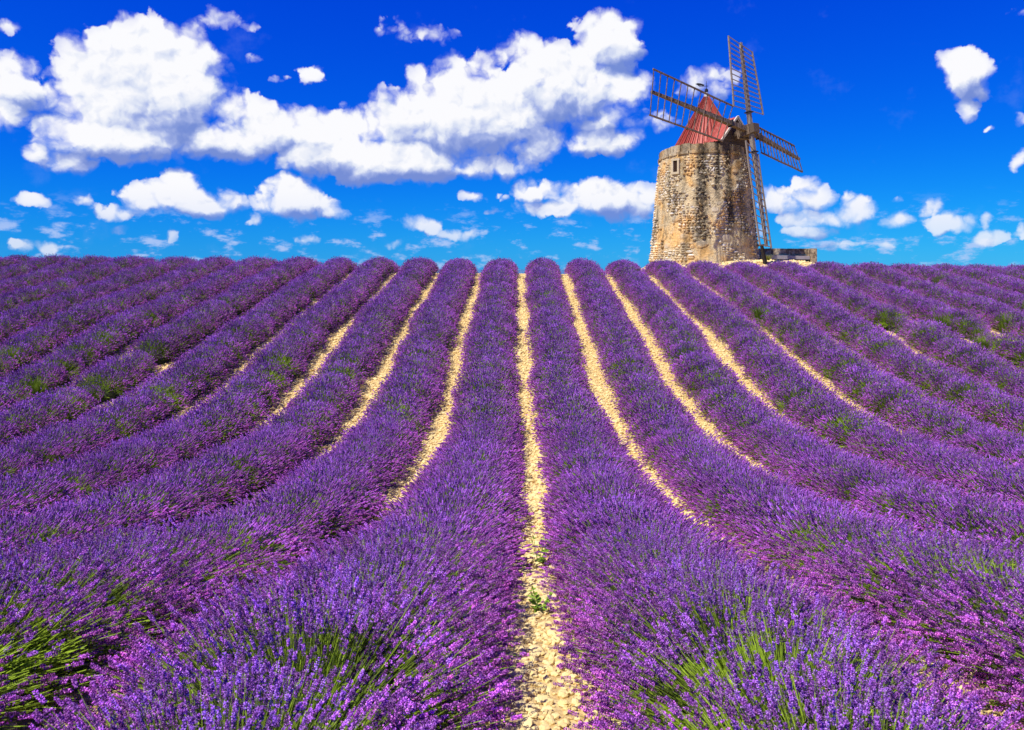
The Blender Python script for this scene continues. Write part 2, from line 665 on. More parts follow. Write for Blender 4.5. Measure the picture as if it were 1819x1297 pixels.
# ------------------------------------------------------------------ lavender
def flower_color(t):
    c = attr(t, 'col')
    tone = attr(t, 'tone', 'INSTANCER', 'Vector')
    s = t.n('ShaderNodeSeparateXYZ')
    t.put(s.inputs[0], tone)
    # x : brightness, y : towards magenta, the path's reflected warmth put into the colour
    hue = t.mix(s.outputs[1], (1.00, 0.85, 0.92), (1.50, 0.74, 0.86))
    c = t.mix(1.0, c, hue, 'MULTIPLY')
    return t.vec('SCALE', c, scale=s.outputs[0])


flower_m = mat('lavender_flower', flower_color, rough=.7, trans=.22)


def stem_color(t):
    c = attr(t, 'col')
    tone = attr(t, 'tone', 'INSTANCER', 'Vector')
    s = t.n('ShaderNodeSeparateXYZ')
    t.put(s.inputs[0], tone)
    return t.vec('SCALE', c, scale=t.math('MULTIPLY_ADD', s.outputs[2], .6, .7))


stem_m = mat('lavender_stem', stem_color, rough=.6, trans=.25)
BUD = (.150, .052, .290, 1)
COR = (.450, .215, .760, 1)
TIP = (.600, .400, .860, 1)
DIM = (.060, .030, .100, 1)
GRN = (.170, .240, .040, 1)
LGRN = (.300, .440, .030, 1)


def bunch(seed, lod, green=False):
    rs = random.Random(seed)
    V, Fc, C, M = [], [], [], []

    def add(v, f, c, m):
        n = len(V)
        V.extend(v)
        Fc.extend([tuple(i + n for i in q) for q in f])
        C.extend([c] * len(v))
        M.extend([m] * len(f))
    nst = {0: 6, 1: 8, 2: 10}[lod]
    if green:
        nst = 14
    for i in range(nst):
        a = rs.uniform(0, 6.28)
        b0 = Vector((math.cos(a), math.sin(a), 0)) * rs.uniform(0, .035)
        a2 = a + rs.gauss(0, .8)
        spread = rs.uniform(.01, .085 if lod < 2 else .11)
        L = rs.uniform(.33, .50) if not green else rs.uniform(.20, .42)
        tip = b0 + Vector((math.cos(a2) * spread, math.sin(a2) * spread, L))
        mid = b0.lerp(tip, .55) + Vector((rs.gauss(0, .012), rs.gauss(0, .012), 0))
        w = (.0016, .0022, .0035)[lod] if not green else (.0022, .003, .0045)[lod]
        colr = LGRN if (green and rs.random() < .75) or rs.random() < .45 else GRN
        th = rs.uniform(0, 3.14)
        sd = Vector((math.cos(th), math.sin(th), 0)) * w
        sd2 = Vector((-sd.y, sd.x, 0))
        if lod == 0:
            pts = []
            for q, kk in ((b0, 1), (mid, 1), (tip, .7)):
                pts += [q + sd * kk, q - sd * .5 * kk + sd2 * .87 * kk, q - sd * .5 * kk - sd2 * .87 * kk]
            fs = []
            for r_ in (0, 3):
                for j in range(3):
                    fs.append((r_ + j, r_ + (j + 1) % 3, r_ + 3 + (j + 1) % 3, r_ + 3 + j))
            add(pts, fs, colr, 1)
        else:
            add([b0 - sd, b0 + sd, mid + sd, mid - sd, tip + sd * .6, tip - sd * .6], [(0, 1, 2, 3), (3, 2, 4, 5)], colr, 1)
        d = (tip - mid).normalized()
        s = d.cross(Vector((0, 1, 0))).normalized()
        u = s.cross(d)
        if green:
            # narrow leaves along the lower stem
            for j in range(4 if lod < 2 else 2):
                q = b0.lerp(mid, rs.uniform(.3, 1.3))
                aa = rs.uniform(0, 6.28)
                o = s * math.cos(aa) + u * math.sin(aa)
                ll = rs.uniform(.03, .055)
                e = q + o * ll * .5 + d * ll * .8
                ww = (s * -math.sin(aa) + u * math.cos(aa)) * (.0035 if lod < 2 else .006)
                add([q - ww * .4, q + ww * .4, q.lerp(e, .5) + ww, e, q.lerp(e, .5) - ww], [(0, 1, 2, 3, 4)], colr, 1)
            continue
        sl = rs.uniform(.026, .056) if lod == 0 else rs.uniform(.036, .062)
        if lod == 0:
            nw = 7
            tot = sl
            for w_ in range(nw + 1):
                tt = w_ / nw
                if w_ == 0 and rs.random() < .5:
                    q = tip - d * .02
                else:
                    q = tip + d * (tt * tot)
                nf = 6 if w_ < nw else 3
                rad = .0072 * (1 - .55 * tt ** 2) * rs.uniform(.7, 1.2)
                if rs.random() < .1:
                    continue
                ph = rs.uniform(0, 6.28)
                for j in range(nf):
                    aa = ph + 6.283 * j / nf + rs.gauss(0, .15)
                    o = (s * math.cos(aa) + u * math.sin(aa))
                    e = (o * rs.uniform(.6, 1) + d * rs.uniform(.5, 1.1)).normalized()
                    c0 = q + o * rad * .35
                    ln = rs.uniform(.006, .0095)
                    wd = rs.uniform(.0020, .0030)
                    sx_ = e.cross(d).normalized() if e.cross(d).length > 1e-3 else s
                    ux = sx_.cross(e)
                    m_ = c0 + e * ln * .62
                    r1 = rs.random()
                    cc = BUD if r1 < .42 else (COR if r1 < .78 else (TIP if r1 < .88 else DIM))
                    add([c0, m_ + sx_ * wd, m_ + ux * wd, m_ - sx_ * wd, m_ - ux * wd, c0 + e * ln],
                        [(0, 2, 1), (0, 3, 2), (0, 4, 3), (0, 1, 4), (5, 1, 2), (5, 2, 3), (5, 3, 4), (5, 4, 1)], cc, 0)
        else:
            # rings of alternating radius
            rr = [0.3, 1.0, .65, 1.05, .6, .85, .2] if lod == 1 else [.4, 1.0, .8, .2]
            base = (.0078 if lod == 1 else .0100) * rs.uniform(.85, 1.2)
            n = 5 if lod == 1 else 4
            ph = rs.uniform(0, 6.28)
            r1 = rs.random()
            for h in range(len(rr) - 1):
                vv = []
                for hh in (h, h + 1):
                    q = tip + d * (sl * hh / (len(rr) - 1))
                    for j in range(n):
                        aa = ph + 6.283 * j / n + hh * .5
                        vv.append(q + (s * math.cos(aa) + u * math.sin(aa)) * base * rr[hh])
                ff = [(j, (j + 1) % n, n + (j + 1) % n, n + j) for j in range(n)]
                x = rs.random() * .55 + r1 * .45
                cc = tuple(BUD[z] * (1 - x) + COR[z] * x * .95 for z in range(3)) + (1,)
                if rs.random() < .15:
                    cc = DIM
                add(vv, ff, cc, 0)
    return mesh('lavender_sprig', V, Fc, [flower_m, stem_m], fmat=M, col=C)


protos = []
for lod in range(3):
    for i in range(7):
        protos.append(bunch(100 * lod + i, lod))
    for i in range(3):
        protos.append(bunch(100 * lod + 50 + i, lod, True))
tree_lav = scatter_tree('lavender_scatter', proto_col('lavender_sprig', protos))

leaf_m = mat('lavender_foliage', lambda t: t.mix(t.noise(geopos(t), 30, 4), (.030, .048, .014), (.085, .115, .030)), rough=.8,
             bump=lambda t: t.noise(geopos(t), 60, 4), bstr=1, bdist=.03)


def vnoise(x, y, sc, seed):
    return np.array([mnoise.noise(Vector((a * sc + seed * 17.3, b * sc - seed * 5.1, seed))) for a, b in zip(x, y)])


GREEN_SPOTS = []   # (x, y, radius): thin places where foliage shows


def px_ground(px, py, lift=.45):
    """world point seen at picture point (px,py), on the plant canopy"""
    lo = None
    for y in np.arange(1.2, 37, .05):
        x = (px - 920) / F * y
        z = -(py - 477) / F * y
        if z <= float(ground(x, y)) + lift:
            return x, y
    return (px - 920) / F * 36, 36


for q in ((1672, 572, .42), (1787, 570, .45), (1350, 556, .40), (1745, 606, .45), (1560, 565, .3), (190, 604, .38), (10, 630, .5), (62, 684, .42),
          (490, 670, .35), (500, 648, .3), (710, 735, .35), (1300, 1165, .24), (1180, 1225, .18), (1440, 1140, .14), (1640, 955, .30), (1740, 1010, .32), (1560, 985, .26),
          (1420, 945, .24), (70, 1130, .28), (170, 1090, .2), (130, 1215, .2), (650, 1210, .18), (560, 1270, .14), (205, 880, .4), (1700, 940, .2),
          (968, 530, .3), (1290, 480, .3), (1505, 750, .35), (1190, 590, .25), (300, 700, .3), (430, 480, .3)):
    x, y = px_ground(q[0], q[1])
    GREEN_SPOTS.append((x, y, q[2]))

BARE = [px_ground(a, b, .2) + (r_,) for a, b, r_ in ((1612, 588, .8), (1700, 600, .8), (90, 708, .55), (548, 668, .35), (1365, 590, .3), (205, 640, .4))]

ROWS = [k for k in range(-NROW, NROW)]      # row k stands between path k and path k+1
total = 0
for k in ROWS:
    xr = (k + .5) * SP
    y0 = first_y(xr)
    if y0 > 34.5:
        continue
    P_, D_, S_, V_, T_ = [], [], [], [], []
    centers = []
    y = y0 + rng.uniform(0, .3)
    while y < Y_END:
        centers.append((y, rng.normal(0, .03), rng.uniform(.93, 1.07) if rng.random() > .06 else rng.uniform(.78, .9)))
        for (bx_, by_, br_) in BARE:
            if abs(xr - bx_) < .95 and abs(y - by_) < br_:
                centers[-1] = (y, centers[-1][1], .52)
        y += rng.uniform(.52, .74) if y < 7 else rng.uniform(.42, .60)
    tv, tf = [], []
    # leafy body under the flowers
    ys = np.arange(y0 - .3, Y_END + .45, .14)
    nr = 11
    for i, yy in enumerate(ys):
        xl, xh = path_x(k, yy), path_x(k + 1, yy)
        xc = (xl + xh) / 2
        cb = min(centers, key=lambda c: abs(c[0] - yy))
        q = abs(cb[0] - yy) / .4
        rad = (.44 - .07 * q * q) * cb[2]
        hgt = (.34 - .06 * q * q) * cb[2]
        endf = 1.0
        if i == 0 or i == len(ys) - 1:
            endf = .05
        for j in range(nr):
            a = math.pi * j / (nr - 1)
            nn = 1 + .16 * mnoise.noise(Vector((xc * 3 + math.cos(a) * 2, yy * 5, math.sin(a) * 2)))
            x = xc + cb[1] + math.cos(a) * rad * nn * endf
            g0 = float(ground(x, yy))
            tv.append((x, yy, g0 - .02 + math.sin(a) ** .7 * hgt * nn * endf))
        if i:
            for j in range(nr - 1):
                b = (i - 1) * nr + j
                tf.append((b, b + 1, b + nr + 1, b + nr))
    for (yb, jx, sc) in centers:
        xl, xh = path_x(k, yb), path_x(k + 1, yb)
        xc = (xl + xh) / 2 + jx
        if yb < 6:
            n = 370
        elif yb < 15:
            n = 230
        else:
            n = 140
        if sc < .6:
            n = int(n * .35)
        # direction of every sprig on the dome of this bush
        u = rng.random(n)
        th = np.arccos(1 - u * (1 - math.cos(R(84))))
        th = th * rng.uniform(.92, 1.04, n)
        ph = rng.uniform(0, 2 * math.pi, n)
        Rl = (.735 + .075 * min(1, max(0, (10 - yb) / 5))) * sc
        if k not in (-1, 0) and yb < 8:
            Rl *= 1 + .12 * min(1, (8 - yb) / 3)
        if k < -2 and yb > 10:
            Rl *= .95
        if k in (-1, 0) and yb < 6:
            Rl *= 1 - .02 * min(1, (6 - yb) / 2)
        if k in (-1, 0):
            Rl *= 1 + .08 * math.exp(-((yb - 12.5) / 5) ** 2)
        Ry = (.70 if yb < 7 else .80) * sc
        hq = min(1, max(0, (yb - 8) / 14))
        Hh = (.57 + .12 * hq) * (1 + (sc - 1) * .7) * (1 + .03 * math.sin(yb * .9 + k))
        ex = Rl * np.sin(th) * np.cos(ph)
        ey = Ry * np.sin(th) * np.sin(ph)
        ez = Hh * np.cos(th) ** .8 + .02
        tip = np.stack([ex, ey, ez], -1)
        base = np.stack([ex * .34, ey * .34, .06 + ez * .25], -1) + rng.normal(0, .02, (n, 3))
        d = tip - base
        ln = np.linalg.norm(d, axis=1)
        # sprig reaches about .5 when scale 1
        s = ln / .49 * rng.uniform(.90, 1.07, n)
        X = xc + base[:, 0]
        Y = yb + base[:, 1]
        Z = ground(X, Y) + base[:, 2]
        # never let the tip run into the slope
        tx, ty = xc + ex, yb + ey
        gz = ground(tx, ty)
        g_b = ground(np.full(n, xc), np.full(n, yb))
        d[:, 2] += np.clip(gz - g_b, -.3, .3) * .9
        droop = rng.normal(0, .05, n)
        d[:, 2] += droop
        lod = 0 if yb < 6.5 else (1 if yb < 15 else 2)
        var = rng.integers(0, 7, n)
        # green where the bush parts
        patch = vnoise(tx, ty, .8, 3.0)
        patch2 = vnoise(tx, ty, 4.5, 7.0)
        pg = np.clip((patch - .12) * 1.2, 0, .5) * np.clip(patch2 * 3 + .2, 0, 1) + .035
        for (sx_, sy_, sr) in GREEN_SPOTS:
            dd = np.hypot(tx - sx_, ty - sy_) / sr
            pg = np.maximum(pg, np.clip(1.25 - dd, 0, .95))
        isg = rng.random(n) < pg
        var = np.where(isg, rng.integers(7, 10, n), var) + lod * 10
        s = np.where(isg, s * 1.02, s)
        P_.append(np.stack([X, Y, Z], -1))
        D_.append(d)
        S_.append(s)
        V_.append(var)
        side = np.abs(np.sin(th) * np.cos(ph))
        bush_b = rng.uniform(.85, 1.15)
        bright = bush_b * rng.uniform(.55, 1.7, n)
        mag = np.clip(side ** 1.5 * .75 + rng.normal(.12, .16, n), 0, 1)  # side sprigs tinted redder for warm light bounced off the path
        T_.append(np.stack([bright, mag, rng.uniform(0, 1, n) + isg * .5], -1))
    P_, D_, S_, V_, T_ = map(np.concatenate, (P_, D_, S_, V_, T_))
    # keep what lies beyond the reach of the camera's neighbourhood out
    total += len(P_)
    side = 'left' if k < 0 else 'right'
    num = -k - 1 if k < 0 else k
    lab = 'purple lavender row, %s to the %s of the middle stony path' % (ordw[num], side)
    root = link('lavender_row', None, label=lab, cat='lavender row', group='lavender rows across the field',
                loc=(xr, float(y0), float(ground(xr, y0))))
    off = np.array([xr, y0, float(ground(xr, y0))])
    link('foliage', mesh('foliage', np.array(tv) - off, tf, [leaf_m], smooth=True), root)
    rot = euler_from(D_, rng.uniform(0, 6.28, len(P_)))
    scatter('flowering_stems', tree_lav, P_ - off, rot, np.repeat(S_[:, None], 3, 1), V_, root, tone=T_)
print('lavender sprigs', total)

# ------------------------------------------------------------------ the mill
mill = link('windmill', None, loc=(0, 0, 0), cat='windmill',
            label='old round stone windmill with red conical roof and four lattice sails')
Zb, Zt = 0.37, 6.62
Rb, Rt = 3.02, 2.46
axis = Vector((MX, MY, 0))
nrm = Vector((-MX, -MY, 0)).normalized()          # towards the camera
rgt = Vector((-nrm.y, nrm.x, 0))
if rgt.x < 0:
    rgt = -rgt


def rad_at(z):
    t = (z - Zb) / (Zt - Zb)
    return Rb + (Rt - Rb) * (1 - (1 - t) ** 1.25) if t < 1 else Rt


def cyl(th, z, r=None, dr=0.0):
    r = (rad_at(z) if r is None else r) + dr
    d = nrm * math.cos(th) + rgt * math.sin(th)
    return Vector((axis.x + d.x * r, axis.y + d.y * r, z))


def rimf(th):
    return .21 * math.cos(th) - .03


def wall_color(t, base):
    """dark run-off stains that come down from the rim, pale render elsewhere"""
    p = geopos(t)
    rel = t.vec('SUBTRACT', p, (MX, MY, 0))
    s = t.n('ShaderNodeSeparateXYZ')
    t.put(s.inputs[0], rel)
    ang = t.math('ARCTAN2', s.outputs[0], t.math('MULTIPLY', s.outputs[1], -1))
    c = t.n('ShaderNodeCombineXYZ')
    t.put(c.inputs[0], t.math('MULTIPLY', ang, 3.2))
    t.put(c.inputs[1], t.math('MULTIPLY', s.outputs[2], .16))
    st = t.noise(c.outputs[0], 1.35, 3, .55)
    fine = t.noise(p, 7, 5, .65)
    k = t.math('MULTIPLY_ADD', fine, .24, st)
    stain = t.math('MULTIPLY', t.smooth(k, .60, .80), .8)
    wav = t.math('MULTIPLY_ADD', t.noise(p, 1.6, 3), .16, -.08)
    th_ = t.math('ADD', t.math('ADD', ang, .227), wav)
    for (tc_, hw_, zl, zh, am) in ((-.03, .15, .4, 2.0, 1.0), (.30, .07, 3.0, 4.4, 1.0), (.55, .10, .8, 3.0, 1.0), (-.42, .06, 2.6, 4.4, .55), (.86, .16, .5, 2.0, .7)):
        dd = t.math('ABSOLUTE', t.math('SUBTRACT', th_, tc_))
        q = t.smooth(dd, hw_ * 1.25, hw_ * .35)
        q = t.math('MULTIPLY', q, t.smooth(s.outputs[2], zl, zh, .0, am))
        q = t.math('MULTIPLY', q, t.smooth(fine, .34, .52, .25, 1))
        stain = t.math('MAXIMUM', stain, q)
    # broad darker, browner weather side
    ws = t.smooth(ang, .2, 1.3)
    stain = t.math('MAXIMUM', stain, t.math('MULTIPLY', ws, t.smooth(fine, .35, .65)))
    stain = t.math('MAXIMUM', stain, t.math('MULTIPLY', t.smooth(t.noise(p, 3.2, 6, .75), .53, .66), .62))
    hgt = t.smooth(s.outputs[2], .4, 1.4, .55, 1)
    stain = t.math('MULTIPLY', stain, hgt)
    col = t.mix(t.math('MULTIPLY', stain, .92), base, (.042, .034, .024))
    pit = t.smooth(t.noise(p, 13, 5, .7), .42, .34)
    col = t.mix(t.math('MULTIPLY', pit, .7), col, (.10, .075, .045))
    warm = t.smooth(t.noise(p, .9, 4, .6), .48, .66)
    return t.mix(t.math('MULTIPLY', warm, .8), col, t.mix(1.0, col, (1.22, .90, .50), 'MULTIPLY'))


mortar_m = mat('lime_render', lambda t: wall_color(t, t.mix(t.noise(geopos(t), 5, 6, .65), (.54, .39, .18), (.90, .75, .46))),
               bump=lambda t: t.noise(geopos(t), 9, 8, .7), bstr=1, bdist=.12)
rub_m = mat('rubble_stone', lambda t: wall_color(t, t.mix(t.math('MULTIPLY', t.noise(geopos(t), 18, 4), .5), attr(t, 'col'), (.70, .58, .38))),
            bump=lambda t: t.noise(geopos(t), 25, 5, .6), bstr=.7, bdist=.03)

# wall core, slightly irregular
v, f = [], []
NA, NZ = 120, 50
WIN_TH, WIN_Z = -0.62, 5.62
for i in range(NZ + 1):
    for j in range(NA):
        th = 2 * math.pi * j / NA
        z = Zb - .15 + (Zt - .5 + rimf(th) - Zb + .15) * i / NZ
        n_ = .05 * mnoise.noise(cyl(th, z) * 1.1) + .03 * mnoise.noise(cyl(th, z) * 4)
        v.append(cyl(th, z, dr=n_))
for i in range(NZ):
    for j in range(NA):
        # wall stays closed behind the window's dark panel
        z = Zb - .15 + (Zt - .35 - Zb) * (i + .5) / NZ
        a = (j + .5) * 2 * math.pi / NA
        a = a - 2 * math.pi if a > math.pi else a
        f.append((i * NA + j, i * NA + (j + 1) % NA, (i + 1) * NA + (j + 1) % NA, (i + 1) * NA + j))
wall = link('tower_wall', mesh('tower_wall', v, f, [mortar_m], smooth=True), mill)

# rubble stones set in the wall
STC = [(.70, .60, .40), (.62, .48, .28), (.86, .80, .64), (.46, .34, .18), (.66, .48, .24), (.80, .68, .44), (.34, .28, .21), (.90, .84, .72)]
rocks3 = [rock(200 + i, 1, .8) for i in range(8)]
rocks4 = [rock(220 + i, 2, .8) for i in range(6)]


def in_window(th, z, w, h):
    return abs(th - WIN_TH) * 2.6 < .36 + w and abs(z - WIN_Z) < .5 + h


stuffb = MB()
cand = []
z = Zb + .0
row = 0
while z < Zt - .42:
    hrow = random.uniform(.10, .19)
    th = random.uniform(0, .1)
    while th < 2 * math.pi:
        w = random.uniform(.10, .30) * (1.25 if z < 1.6 else 1)
        r = rad_at(z)
        t_ = th + w / 2 / r
        ta = t_ - 2 * math.pi if t_ > math.pi else t_
        pt = cyl(t_, z)
        cover = mnoise.noise(Vector((ta * 2.1, z * .55, 3)))
        if z + hrow > Zt - .60 + rimf(t_):
            pass
        elif cover > -.04 and random.random() < min(.93, .35 + (cover + .04) * 2.2):
            pass
        elif not in_window(ta, z, w / 2, hrow / 2):
            cand.append((ta, z + hrow / 2 + random.gauss(0, .018), w * random.uniform(.42, .6), hrow * random.uniform(.42, .68)))
        th += (w + random.uniform(.0, .03)) / r
    z += hrow * .93
# some larger blocks
blocks = []
for (px_, py_, w, h) in ((1218, 421, .30, .20), (1190, 437, .26, .19), (1247, 435, .34, .24), (1200, 388, .22, .20), (1288, 424, .27, .25), (1316, 441, .20, .22),
                         (1172, 420, .18, .22), (1270, 373, .20, .17), (1310, 305, .22, .12), (1230, 300, .16, .12), (1244, 325, .14, .13), (1295, 302, .13, .1),
                         (1278, 362, .16, .12), (1240, 418, .2, .13), (1214, 340, .12, .1)):
    ta = math.asin(max(-.98, min(.98, ((px_ - 1250) / F * 44) / 2.8)))
    zz = (477 - py_) / F * (46 - 2.8 * math.cos(ta))
    blocks.append((ta, zz, w, h))


def stone_verts(src, ta, z, hw, hh, dep):
    vs, fs = src
    c = cyl(ta, z)
    d = (c - Vector((axis.x, axis.y, z))).normalized()
    s = Vector((-d.y, d.x, 0))
    mn = min(p[2] for p in vs)
    mx_ = max(p[2] for p in vs)
    res = []
    a = random.gauss(0, .12)
    for p in vs:
        x, y = p[0] / 1.1, p[1]
        # squarer outline
        m_ = max(abs(x), abs(y), 1e-3)
        l_ = math.hypot(x, y)
        q = 1 + .22 * (l_ / m_ - 1)
        x, y = x * q, y * q
        x, y = x * math.cos(a) - y * math.sin(a), x * math.sin(a) + y * math.cos(a)
        res.append(c + s * (x * hw) + Vector((0, 0, 1)) * (y * hh) + d * (p[2] * dep * 1.15))
    return res, fs


def visible(ta):
    return abs(ta) < 1.5


cand = [c for c in cand if not any(abs(c[0] - b[0]) * 2.7 < b[2] + c[2] * .5 and abs(c[1] - b[1]) < b[3] + c[3] * .5 for b in blocks)]
cand.sort(key=lambda c: -(c[2] * c[3] * max(0, math.cos(c[0])) ** .5 if visible(c[0]) else 0))
for i, (ta, z, hw, hh) in enumerate([b for b in blocks] + cand):
    big = i < 285
    src = random.choice(rocks4 if big and i < len(blocks) else rocks3)
    c = random.choice(STC) if i >= len(blocks) else (.60, .50, .33)
    j = random.uniform(.75, 1.15)
    c = tuple(x * j for x in c) + (1,)
    vs, fs = stone_verts(src, ta, z, hw, hh, random.uniform(.08, .15) if i >= len(blocks) else .05)
    if big:
        link('stone', mesh('stone', vs, fs, [rub_m], col=[c] * len(vs)), mill)
    else:
        stuffb.add(vs, fs, c)
stuffb.build('rubble', rub_m, mill, kind='stuff')

# string course and coping blocks of the parapet
def arc_block(t0, t1, z0, z1, r0, r1, n=4, jit=.0):
    v, f = [], []
    for i in range(n + 1):
        t = t0 + (t1 - t0) * i / n
        for (rr, zz) in ((r0, z0), (r1, z0), (r1, z1), (r0, z1)):
            v.append(cyl(t, zz + rimf(t) + random.gauss(0, jit), rr + random.gauss(0, jit)))
    for i in range(n):
        for j in range(4):
            a, b = i * 4 + j, i * 4 + (j + 1) % 4
            f.append((a, b, b + 4, a + 4))
    f += [(3, 2, 1, 0), (n * 4, n * 4 + 1, n * 4 + 2, n * 4 + 3)]
    return v, f


cop_m = mat('coping_stone', lambda t: wall_color(t, t.mix(t.noise(geopos(t), 5, 6, .7), (.20, .15, .09), t.mix(t.n('ShaderNodeObjectInfo').outputs['Random'], (.56, .42, .22), (.84, .72, .48)))),
            bump=lambda t: t.noise(geopos(t), 12, 6, .65), bstr=.8, bdist=.05)
th = 0
while th < 2 * math.pi - .03:
    w = min(random.uniform(.22, .40), 2 * math.pi - th)
    if 2 * math.pi - th - w < .12:
        w = 2 * math.pi - th
    top = Zt + random.gauss(0, .025)
    v, f = arc_block(th + .012, th + w - .012, Zt - .37, top, Rt - .38, Rt + .03 + random.gauss(0, .012), 4, .006)
    link('coping_stone', mesh('coping_stone', v, f, [cop_m]), mill)
    th += w
th = 0.1
while th < 2 * math.pi + .1 - .03:
    w = min(random.uniform(.2, .34), 2 * math.pi + .1 - th)
    v, f = arc_block(th + .01, th + w - .01, Zt - .52, Zt - .38, Rt - .3, Rt + .085 + random.gauss(0, .012), 3, .005)
    link('ledge_stone', mesh('ledge_stone', v, f, [cop_m]), mill)
    th += w
v, f = arc_block(0, 2 * math.pi, Zt - .6, Zt - .05, Rt - .45, Rt - .02, 60)
link('parapet_core', mesh('parapet_core', v, f, [mortar_m]), mill)

# little window: panel painted dark as the shaded opening, jambs, lintel, sill
dark_m = mat('painted_interior_shade', lambda t: (.035, .016, .008))
jamb_m = mat('dressed_stone', lambda t: t.mix(t.noise(geopos(t), 8, 5, .6), (.42, .33, .19), (.66, .56, .38)), bump=lambda t: t.noise(geopos(t), 14, 5), bstr=.5, bdist=.03)
wd = (cyl(WIN_TH, WIN_Z) - Vector((MX, MY, WIN_Z))).normalized()
ws_ = Vector((-wd.y, wd.x, 0))
if ws_.x < 0:
    ws_ = -ws_
wz = Vector((0, 0, 1))
wr = rad_at(WIN_Z)
wc = Vector((MX, MY, WIN_Z)) + wd * wr
win = link('window', None, mill)
m_ = MB()
m_.box(wc - wd * .02, ws_ * .135, wd * .045, wz * .31)
m_.build('opening_shade', dark_m, win)
for sgn in (-1, 1):
    m_ = MB()
    m_.box(wc + ws_ * sgn * .195, ws_ * .058, wd * .10, wz * .31)
    m_.build('jamb', jamb_m, win)
m_ = MB()
m_.box(wc + wz * .37, ws_ * .28, wd * .09, wz * .055)
m_.build('lintel', jamb_m, win)
m_ = MB()
m_.box(wc - wz * .375, ws_ * .28, wd * .13, wz * .06)
m_.build('sill', jamb_m, win)

# red cone of metal sheets
CR, CZ0, CZ1 = 1.98, Zt - .12, 9.92
red_m = mat('red_metal_sheet',
            lambda t: t.mix(t.smooth(t.noise(t.vec('MULTIPLY', geopos(t), (3, 3, .7)), 2.5, 6, .7), .50, .80),
                            t.mix(t.n('ShaderNodeObjectInfo').outputs['Random'], (.28, .040, .024), (.48, .085, .055)), (.50, .24, .17)), rough=.55, spec=.4)
ctr = Vector((MX + .17, MY - .0, 0))
NP = 40


def cone_pt(th, z, dr=0):
    r = CR * (CZ1 + .12 - z) / (CZ1 + .12 - CZ0) + dr
    d = nrm * math.cos(th) + rgt * math.sin(th)
    return Vector((ctr.x + d.x * r, ctr.y + d.y * r, z))


for i in range(NP):
    t0, t1 = 2 * math.pi * i / NP, 2 * math.pi * (i + 1) / NP
    v, f = [], []
    prof = [(0, .10), (.16, .10), (.2, .0), (.46, -.015), (.5, .045), (.56, -.015), (.95, .0), (1.0, .10)]
    lift = random.gauss(0, .006)
    zz0 = CZ0 + random.uniform(-.03, .02)
    for z in (zz0, (CZ0 + CZ1) / 2, CZ1):
        sc = 1 if z < CZ1 - .1 else .35
        for (q, dr) in prof:
            v.append(cone_pt(t0 + (t1 - t0) * q, z, dr * sc + lift))
    m8 = len(prof)
    for a in range(2):
        for b in range(m8 - 1):
            f.append((a * m8 + b, a * m8 + b + 1, (a + 1) * m8 + b + 1, (a + 1) * m8 + b))
    link('roof_panel', mesh('roof_panel', v, f, [red_m]), mill)
# finial
grey_m = mat('zinc', lambda t: t.mix(t.noise(geopos(t), 6), (.30, .30, .30), (.50, .50, .48)), rough=.45, spec=.5)
iron_m = mat('black_iron', lambda t: (.02, .02, .022), rough=.5)
apex = Vector((ctr.x, ctr.y, CZ1))
m_ = MB()
m_.tube(apex - wz * .15, apex + wz * .10, .17, .10, 12)
m_.tube(apex + wz * .101, apex + wz * .18, .10, .05, 12)
m_.build('cap_collar', grey_m, mill)
m_ = MB()
m_.tube(apex + wz * .181, apex + wz * .30, .11, .10, 10)
m_.tube(apex + wz * .301, apex + wz * .36, .10, .03, 10)
m_.build('finial_ball', iron_m, mill)
vane = link('weather_vane', None, mill)
m_ = MB()
m_.tube(apex + wz * .36, apex + wz * .80, .018, .010, 6)
m_.build('vane_rod', iron_m, vane)
hp = apex + wz * .50
m_ = MB()
m_.bar(hp + rgt * .10, hp - rgt * .42, .013)
pts = [(-.10, .10), (-.22, .15), (-.36, .20), (-.50, .21), (-.62, .17), (-.52, .12), (-.44, .05), (-.30, .06), (-.16, .03)]
vv = [hp + rgt * x + wz * (y_ - .02) - nrm * .01 for x, y_ in pts] + [hp + rgt * x + wz * (y_ - .02) + nrm * .01 for x, y_ in pts]
nn = len(pts)
m_.add(vv, [tuple(range(nn)), tuple(range(nn, 2 * nn))[::-1]] + [(i, i + nn, (i + 1) % nn + nn, (i + 1) % nn) for i in range(nn)])
m_.build('vane_figure', iron_m, vane)

# dormer that carries the shaft
A = R(57)
sd = Vector((math.cos(A), -math.sin(A), 0))       # outwards along the shaft
su = Vector((-math.sin(A), -math.cos(A), 0))      # to the left, towards the camera
wood_m = mat('weathered_wood', lambda t: t.mix(t.noise(t.vec('MULTIPLY', geopos(t), (2, 2, 14)), 3, 5, .6), (.050, .034, .022), (.17, .125, .085)), rough=.8,
             bump=lambda t: t.noise(t.vec('MULTIPLY', geopos(t), (3, 3, 20)), 3, 4), bstr=.4, bdist=.01)
white_m = mat('pale_fascia', lambda t: t.mix(t.noise(geopos(t), 9, 4), (.50, .43, .32), (.78, .72, .58)))
DF = 2.52
Zr, Ze, DW = 8.26, 6.98, 1.14
O = Vector((MX, MY, 0))


def dp(out, side, z):
    return O + sd * out + su * side + wz * z


dorm = link('dormer', None, mill)
